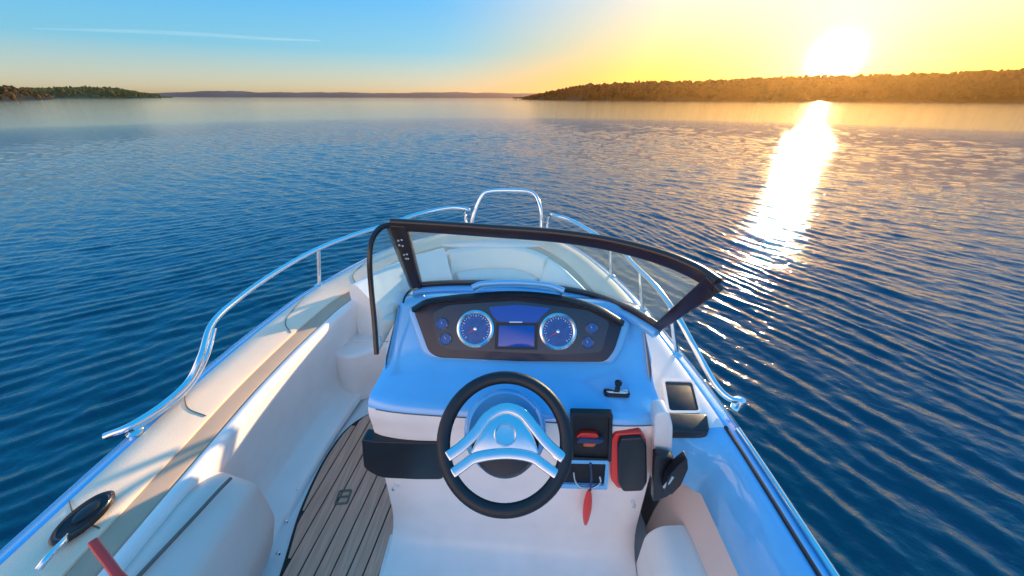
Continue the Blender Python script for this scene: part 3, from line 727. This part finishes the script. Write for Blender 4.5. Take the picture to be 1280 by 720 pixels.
# crease line on the shelf
g = G()
# ------------------------------------------------------------------ steering wheel
wc = at(632, 550.5, y=.655)
wn = (CAMP-wc).normalized(); wn = (wn+Vector((0, -.06, 0))).normalized()
WF = Frame(wc, (1, -.03, 0), Vector((0, 1, 1))); 
WF.n = wn; WF.a = Vector((0, 0, 1)).cross(wn).normalized()*1.0; WF.b = WF.n.cross(WF.a)
wheel = empty('steering_wheel', wc, boat)
rw = abs(WF.hit(632+77, 551)[0]-WF.hit(632-77, 551)[0])/2
pth = [WF.w(math.cos(a)*rw, math.sin(a)*rw, 0) for a in [2*math.pi*i/72 for i in range(72)]]
V = []; Fc = []; n = 72; k = 14
for i in range(n):
    a = 2*math.pi*i/n; tr_ = .0152+.002*max(0, math.cos(2*(a-R(-25))))*.4
    for j in range(k):
        b = 2*math.pi*j/k; V.append(WF.w(math.cos(a)*(rw+math.cos(b)*tr_*1.1), math.sin(a)*(rw+math.cos(b)*tr_*1.1), math.sin(b)*tr_*.9))
for i in range(n):
    for j in range(k): Fc.append([i*k+j, i*k+(j+1) % k, ((i+1) % n)*k+(j+1) % k, ((i+1) % n)*k+j])
obj('wheel_rim', V, Fc, RUBBER, wheel, sharp=180)
def ribbon(pts, w, n0, n1):
    C = catmull([Vector((*WF.hit(*p), 0)) for p in pts], 6); L_, R_ = [], []
    for i, p in enumerate(C):
        t = (C[min(i+1, len(C)-1)]-C[max(i-1, 0)]).normalized(); nn = Vector((-t.y, t.x, 0)); L_.append(p+nn*w/2); R_.append(p-nn*w/2)
    V = []; Fc = []; m_ = len(C)
    for l, r_ in zip(L_, R_): V += [WF.w(l.x, l.y, n0), WF.w(l.x, l.y, n1), WF.w(r_.x, r_.y, n1), WF.w(r_.x, r_.y, n0)]
    for i in range(m_-1):
        for j in range(4): Fc.append([i*4+j, i*4+(j+1) % 4, (i+1)*4+(j+1) % 4, (i+1)*4+j])
    Fc += [[0, 1, 2, 3], [(m_-1)*4+j for j in range(4)]]
    return V, Fc
obj('spoke', *ribbon([(560, 571), (578, 558), (596, 540), (611, 520), (632, 510), (652, 516), (668, 534), (684, 554), (705, 573)], .027, -.002, .014), CHROME, wheel, bevel=.004, ang=50)
obj('spoke', *ribbon([(566, 592), (580, 582), (596, 572), (632, 567), (664, 571), (680, 581), (697, 593)], .025, -.004, .012), CHROME, wheel, bevel=.004, ang=50)
hubp = [WF.hit(*p) for p in ((588, 568), (597, 548), (612, 524), (632, 513), (652, 522), (667, 544), (675, 568), (650, 568), (632, 566), (612, 568))]
obj('hub', *slab(WF, roundpoly(hubp, .01), -.012, .004), CHROME, wheel, bevel=.004)
c0 = WF.hit(632, 543)
g = G(); rr_ = .0285
g.add(*lathe(WF, c0, [(rr_, .003), (rr_, .008), (rr_*.93, .0095), (rr_*.86, .008), (rr_*.80, .0055), (.001, .0045)], 40)); g.build('hub_cap', CHROME, wheel)
sf = Frame(wc-wn*.05, WF.a, WF.b); sf.n = WF.n; sf.a = WF.a; sf.b = WF.b
obj('column_shroud', *lathe(WF, (0, -.005), [(.094, -.10), (.088, -.045), (.078, -.028), (.03, -.022)], 40), BLACK, wheel)
obj('column_bezel', *lathe(WF, (.0, .02), [(.124, -.20), (.118, -.12), (.110, -.095), (.10, -.086), (.09, -.09)], 48), GEL_SKY, console, sharp=60)
# ------------------------------------------------------------------ windshield
wsb = [at(517, 358, 1.222), at(560, 355, 1.225), at(620, 355, 1.225), at(680, 359, 1.225), at(735, 368, 1.225), at(780, 384, 1.222), at(806, 398, 1.218), at(822, 408, 1.212)]
wst = [at(490, 281, 1.50), at(545, 284, 1.50), at(620, 289, 1.50), at(690, 294, 1.50), at(755, 303, 1.495), at(820, 319, 1.49), at(868, 338, 1.48), at(896, 356, 1.47)]
B_ = catmull(wsb, 6); T_ = catmull(wst, 6)
wsh = empty('windshield', cw(0, 1.3, 1.22), boat)
V = []; Fc = []; n = len(B_)
rows = [[b.lerp(t, s) for s in (0, .25, .5, .75, 1)] for b, t in zip(B_, T_)]
V, Fc = grid(rows); go = obj('pane', V, Fc, GLASS, wsh, sharp=180); md = go.modifiers.new('s', 'SOLIDIFY'); md.thickness = .005
V, Fc = sweep(T_, rrect(.026, .046, .010), up=(0, -.3, 1)); obj('top_frame', V, Fc, FRAME, wsh)
V, Fc = sweep(B_, rrect(.022, .032, .008), up=(0, -.3, 1)); obj('bottom_frame', V, Fc, FRAME, wsh)
# corner post at the left, wide at the top
g = G(); p0, p1 = B_[0], T_[0]; ax = (T_[2]-T_[0]).normalized(); upv = (p1-p0).normalized()
ax = (ax-upv*ax.dot(upv)).normalized(); CP = Frame(p0, ax, upv)
hgt = (p1-p0).length
g.add(*slab(CP, [(-.012, -.01), (.036, -.01), (.056, hgt), (-.022, hgt+.005)], -.012, .014)); cpo = g.build('corner_post', FRAME, wsh, bevel=.004)
g = G()
for a_, b_ in ((.012, .80), (.026, .81), (.010, .73), (.022, .72), (.016, .58), (.028, .59), (.018, .52), (.027, .52)):
    obj('rivet', *lathe(CP, (a_, b_*hgt), [(.004, .013), (.004, .017), (.002, .018)], 12), STEEL, cpo)
# left wing: edge tube with its own side pane
wp = [T_[0]+Vector((0, 0, .0)), at(476, 285, 1.497), at(465, 300, 1.47), at(462, 325, 1.41), at(464, 360, 1.31), at(468, 400, 1.20), at(471, 443, 1.085)]
wpath = catmull(wp, 8)
obj('side_frame', *sweep(wpath, rrect(.020, .016, .006), up=(1, 0, 0)), FRAME, wsh)
bp_ = [p0.lerp(wp[-1], i/(len(wpath)-1)) for i in range(len(wpath))]
po2 = [p1.lerp(p0, 0)]*len(wpath)
rows = [[wpath[i], bp_[i]] for i in range(len(wpath))]
V, Fc = grid(rows); sgo = obj('side_pane', V, Fc, GLASS, wsh, sharp=180); md = sgo.modifiers.new('s', 'SOLIDIFY'); md.thickness = .005
# right rear post
a, b = B_[-1], T_[-1]
q0 = a+(a-B_[-4]).normalized()*.0; 
up_ = (b-a).normalized(); ta_ = (B_[-1]-B_[-5]).normalized(); ta_ = (ta_-up_*ta_.dot(up_)).normalized()
PFm = Frame(a, ta_, up_)
hh = (b-a).length
V, Fc = slab(PFm, [(-.012, -.015), (.016, -.025), (.018, hh+.004), (-.034, hh+.006)], -.011, .011); obj('rear_post', V, Fc, FRAME, wsh, bevel=.004)
# little cable at the windshield's left foot
obj('cable', *tube(catmull([at(521, 361, 1.235), at(512, 364, 1.25), at(506, 372, 1.235), at(504, 379, 1.215)], 6), .004, 8), BLACK, wsh)
# windshield base moulding (white lip)
V, Fc = sweep([p+Vector((0, -.012, -.018)) for p in B_], rrect(.05, .03, .012), up=(0, 0, 1)); obj('base_moulding', V, Fc, GEL_SKY, wsh)

# ------------------------------------------------------------------ starboard side between console and gunwale
def bx(name, x0, x1, y0, y1, z0, z1, m, parent=boat, bevel=.01, **k):
    fr = Frame((0, 0, 0), (1, 0, 0), (0, 1, 0)); return obj(name, *slab(fr, [(x0, y0), (x1, y0), (x1, y1), (x0, y1)], z0, z1), m, parent, bevel=bevel, **k)
# deck shelf joining console to the starboard gunwale
SF = Frame((0, 0, .84), (1, 0, 0), (0, 1, 0))
ps = pxp(SF, [(822, 430), (868, 470), (905, 520), (900, 545), (845, 545), (832, 500)])
SH = Frame((0, 0, .882), (1, 0, 0), (0, 1, 0))
hb = obj('black_tray', *slab(SH, roundpoly(pxp(SH, [(830, 477), (866, 478), (875, 514), (836, 515)]), .015), -.012, .003), BLACK, boat, bevel=.004)
V, Fc = ringslab(SH, roundpoly(pxp(SH, [(827, 473), (867, 475), (877, 517), (834, 517)]), .02), roundpoly(pxp(SH, [(831, 477), (865, 478), (874, 514), (837, 514)]), .014), -.012, .006)
obj('tray_rim', V, Fc, GEL, hb)
SG = Frame((0, 1.05, .882), (1, 0, 0), (0, 1, 0))
hb = obj('black_pad', *slab(SG, roundpoly(pxp(SG, [(834, 517), (884, 519), (887, 540), (834, 540)]), .014), -.03, .008), BLACK, boat, bevel=.006)
# starboard companion seat behind the console
side = roundpoly([(.66, .26), (.47, .26), (.475, .50), (.52, .56), (.63, .57), (.67, .30)], .035, 5)
rows = []
for y, s in ((-.6, 1), (.4, 1), (.62, 1), (.72, .97), (.78, .9)):
    rows.append([(.58+(x-.58)*s, y, .45+(zz-.45)*s) for x, zz in side])
V, Fc = grid(rows, closed=True); kk = len(side); Fc.append(list(range(kk))); Fc.append([(len(rows)-1)*kk+j for j in range(kk)])
obj('starboard_bolster', V, Fc, VINYL, boat, sharp=50)
# aft part of the boat, behind the camera
bx('stern_bench', -1.0, .5, -2.2, -1.6, .26, .62, VINYL, bevel=.04)
bx('transom', -1.24, .72, -2.34, -2.22, -.2, .83, GEL, bevel=.02)

bx('foot_plinth', -.505, .44, -.3, .90, .262, .278, LINER, bevel=.001)
for px, py in ((358, 652), (348, 692), (372, 612)):
    c_ = at(px, py, .296); obj('screw', *lathe(Frame(c_, (1, 0, 0), (0, 1, 0)), (0, 0), [(.008, -.01), (.008, .002), (.004, .005)], 14), STEEL, boat)
for xx, zz in ((.44, .60), (-.44, .60)):
    obj('screw', *lathe(FF, (xx, zz-.95), [(.007, -.03), (.007, .001), (.003, .003)], 14), STEEL, console)
# round deck fitting on the port gunwale
cg = at(106, 648, .868)
n_ = Vector((.06, 0, 1)).normalized(); tdir = (at(138, 622, .868)-at(84, 672, .868)).normalized()
CF = Frame(cg+n_*.0, tdir, n_.cross(tdir)); 
g = G(); g.add(*lathe(CF, (0, 0), [(.064, -.005), (.066, .004), (.060, .010), (.054, .009), (.050, .004)], 36, 1.15, .62), 0)
g.add(*lathe(CF, (0, 0), [(.053, .0065), (.001, .0062)], 36, 1.15, .62), 1)
g.add(*lathe(CF, (.008, .0), [(.030, .006), (.028, .012), (.012, .016)], 24, 1.1, .6), 2)
g.build('deck_filler', [FRAME, DARKHOLE, BLACK], boat, sharp=50)
# steel cleat aft of it
c1 = at(70, 690, .872); c2 = at(52, 708, .872)
g = G(); g.add(*tube(catmull([at(85, 672, .873), at(78, 681, .885), at(62, 697, .888), at(50, 712, .876)], 6), .008)); g.build('cleat', STEEL, boat)

# ------------------------------------------------------------------ loose things
st = [at(117, 678, .905), at(124, 688, .90), at(134, 701, .893), at(142, 712, .89), at(150, 722, .885), at(165, 735, .87)]
V, Fc = sweep(catmull(st, 6), rrect(.020, .011, .005), up=(.1, 0, 1)); o = obj('safety_strap', V, Fc, REDP); tag(o, 'short red strap lying on the port gunwale beside the round deck filler', 'strap')
# folded red and blue pouch in the cubby
b0 = FF.hit(737, 545); g = G()
g.add(*slab(FF, roundpoly([(b0[0]-.045, b0[1]+.006), (b0[0]-.03, b0[1]+.030), (b0[0]+.02, b0[1]+.030), (b0[0]+.028, b0[1]+.012)], .01), .003, .016), 0)
g.add(*slab(FF, roundpoly([(b0[0]-.04, b0[1]-.01), (b0[0]-.035, b0[1]+.012), (b0[0]+.045, b0[1]+.010), (b0[0]+.03, b0[1]-.008)], .006), .004, .022), 1)
g.add(*slab(FF, roundpoly([(b0[0]-.02, b0[1]-.032), (b0[0]-.01, b0[1]-.012), (b0[0]+.028, b0[1]-.008), (b0[0]+.015, b0[1]-.032)], .006), .003, .014), 2)
o = g.build('folded_pouch', [REDP, NAVY, ORANGE], bevel=.002); tag(o, 'small red and navy pouch tucked in the dark dash cubby right of the wheel', 'pouch')
# key float hanging under the lower cubby
k0 = FF.w(*FF.hit(736, 598), .02)
kt = empty('key_lanyard', k0); tag(kt, 'red key float on a dark cord hanging below the dash cubby', 'key float')
obj('cord', *tube(catmull([FF.w(*FF.hit(738, 574), .014), FF.w(*FF.hit(739, 590), .022), FF.w(*FF.hit(737, 606), .024)], 5), .004, 8), NAVY, kt)
obj('key_ring', *sweep([FF.w(FF.hit(737, 603)[0]+.008*math.cos(a), FF.hit(737, 603)[1]+.008*math.sin(a), .024) for a in [2*math.pi*i/20 for i in range(20)]], circ(.0015, 6), closed=True), STEEL, kt)
fa = FF.w(*FF.hit(736, 604), .026); fb = FF.w(*FF.hit(731.5, 645), .03)
ff = Frame(fa, AX, (fb-fa)); n_ = 14; V = []; Fc = []
for i in range(n_+1):
    t = i/n_; p = fa.lerp(fb, t); w_ = .005+.0105*math.sin(math.pi*min(1, t*1.02))**.6
    for j in range(12): a = 2*math.pi*j/12; V.append(p+AX*math.cos(a)*w_-AY*math.sin(a)*w_*.7)
for i in range(n_):
    for j in range(12): Fc.append([i*12+j, i*12+(j+1) % 12, (i+1)*12+(j+1) % 12, (i+1)*12+j])
Fc += [list(range(12)), [n_*12+j for j in range(12)]]
obj('float', V, Fc, REDP, kt, sharp=60)
hk = [FF.w(*FF.hit(x, y), .02) for x, y in ((717, 583), (719, 594), (725, 601), (733, 603), (742, 602), (750, 596), (749, 588))]
obj('cable_hook', *tube(catmull(hk, 6), .003, 8), STEEL, console)

S.render.engine = 'CYCLES'
S.cycles.transparent_max_bounces = 12
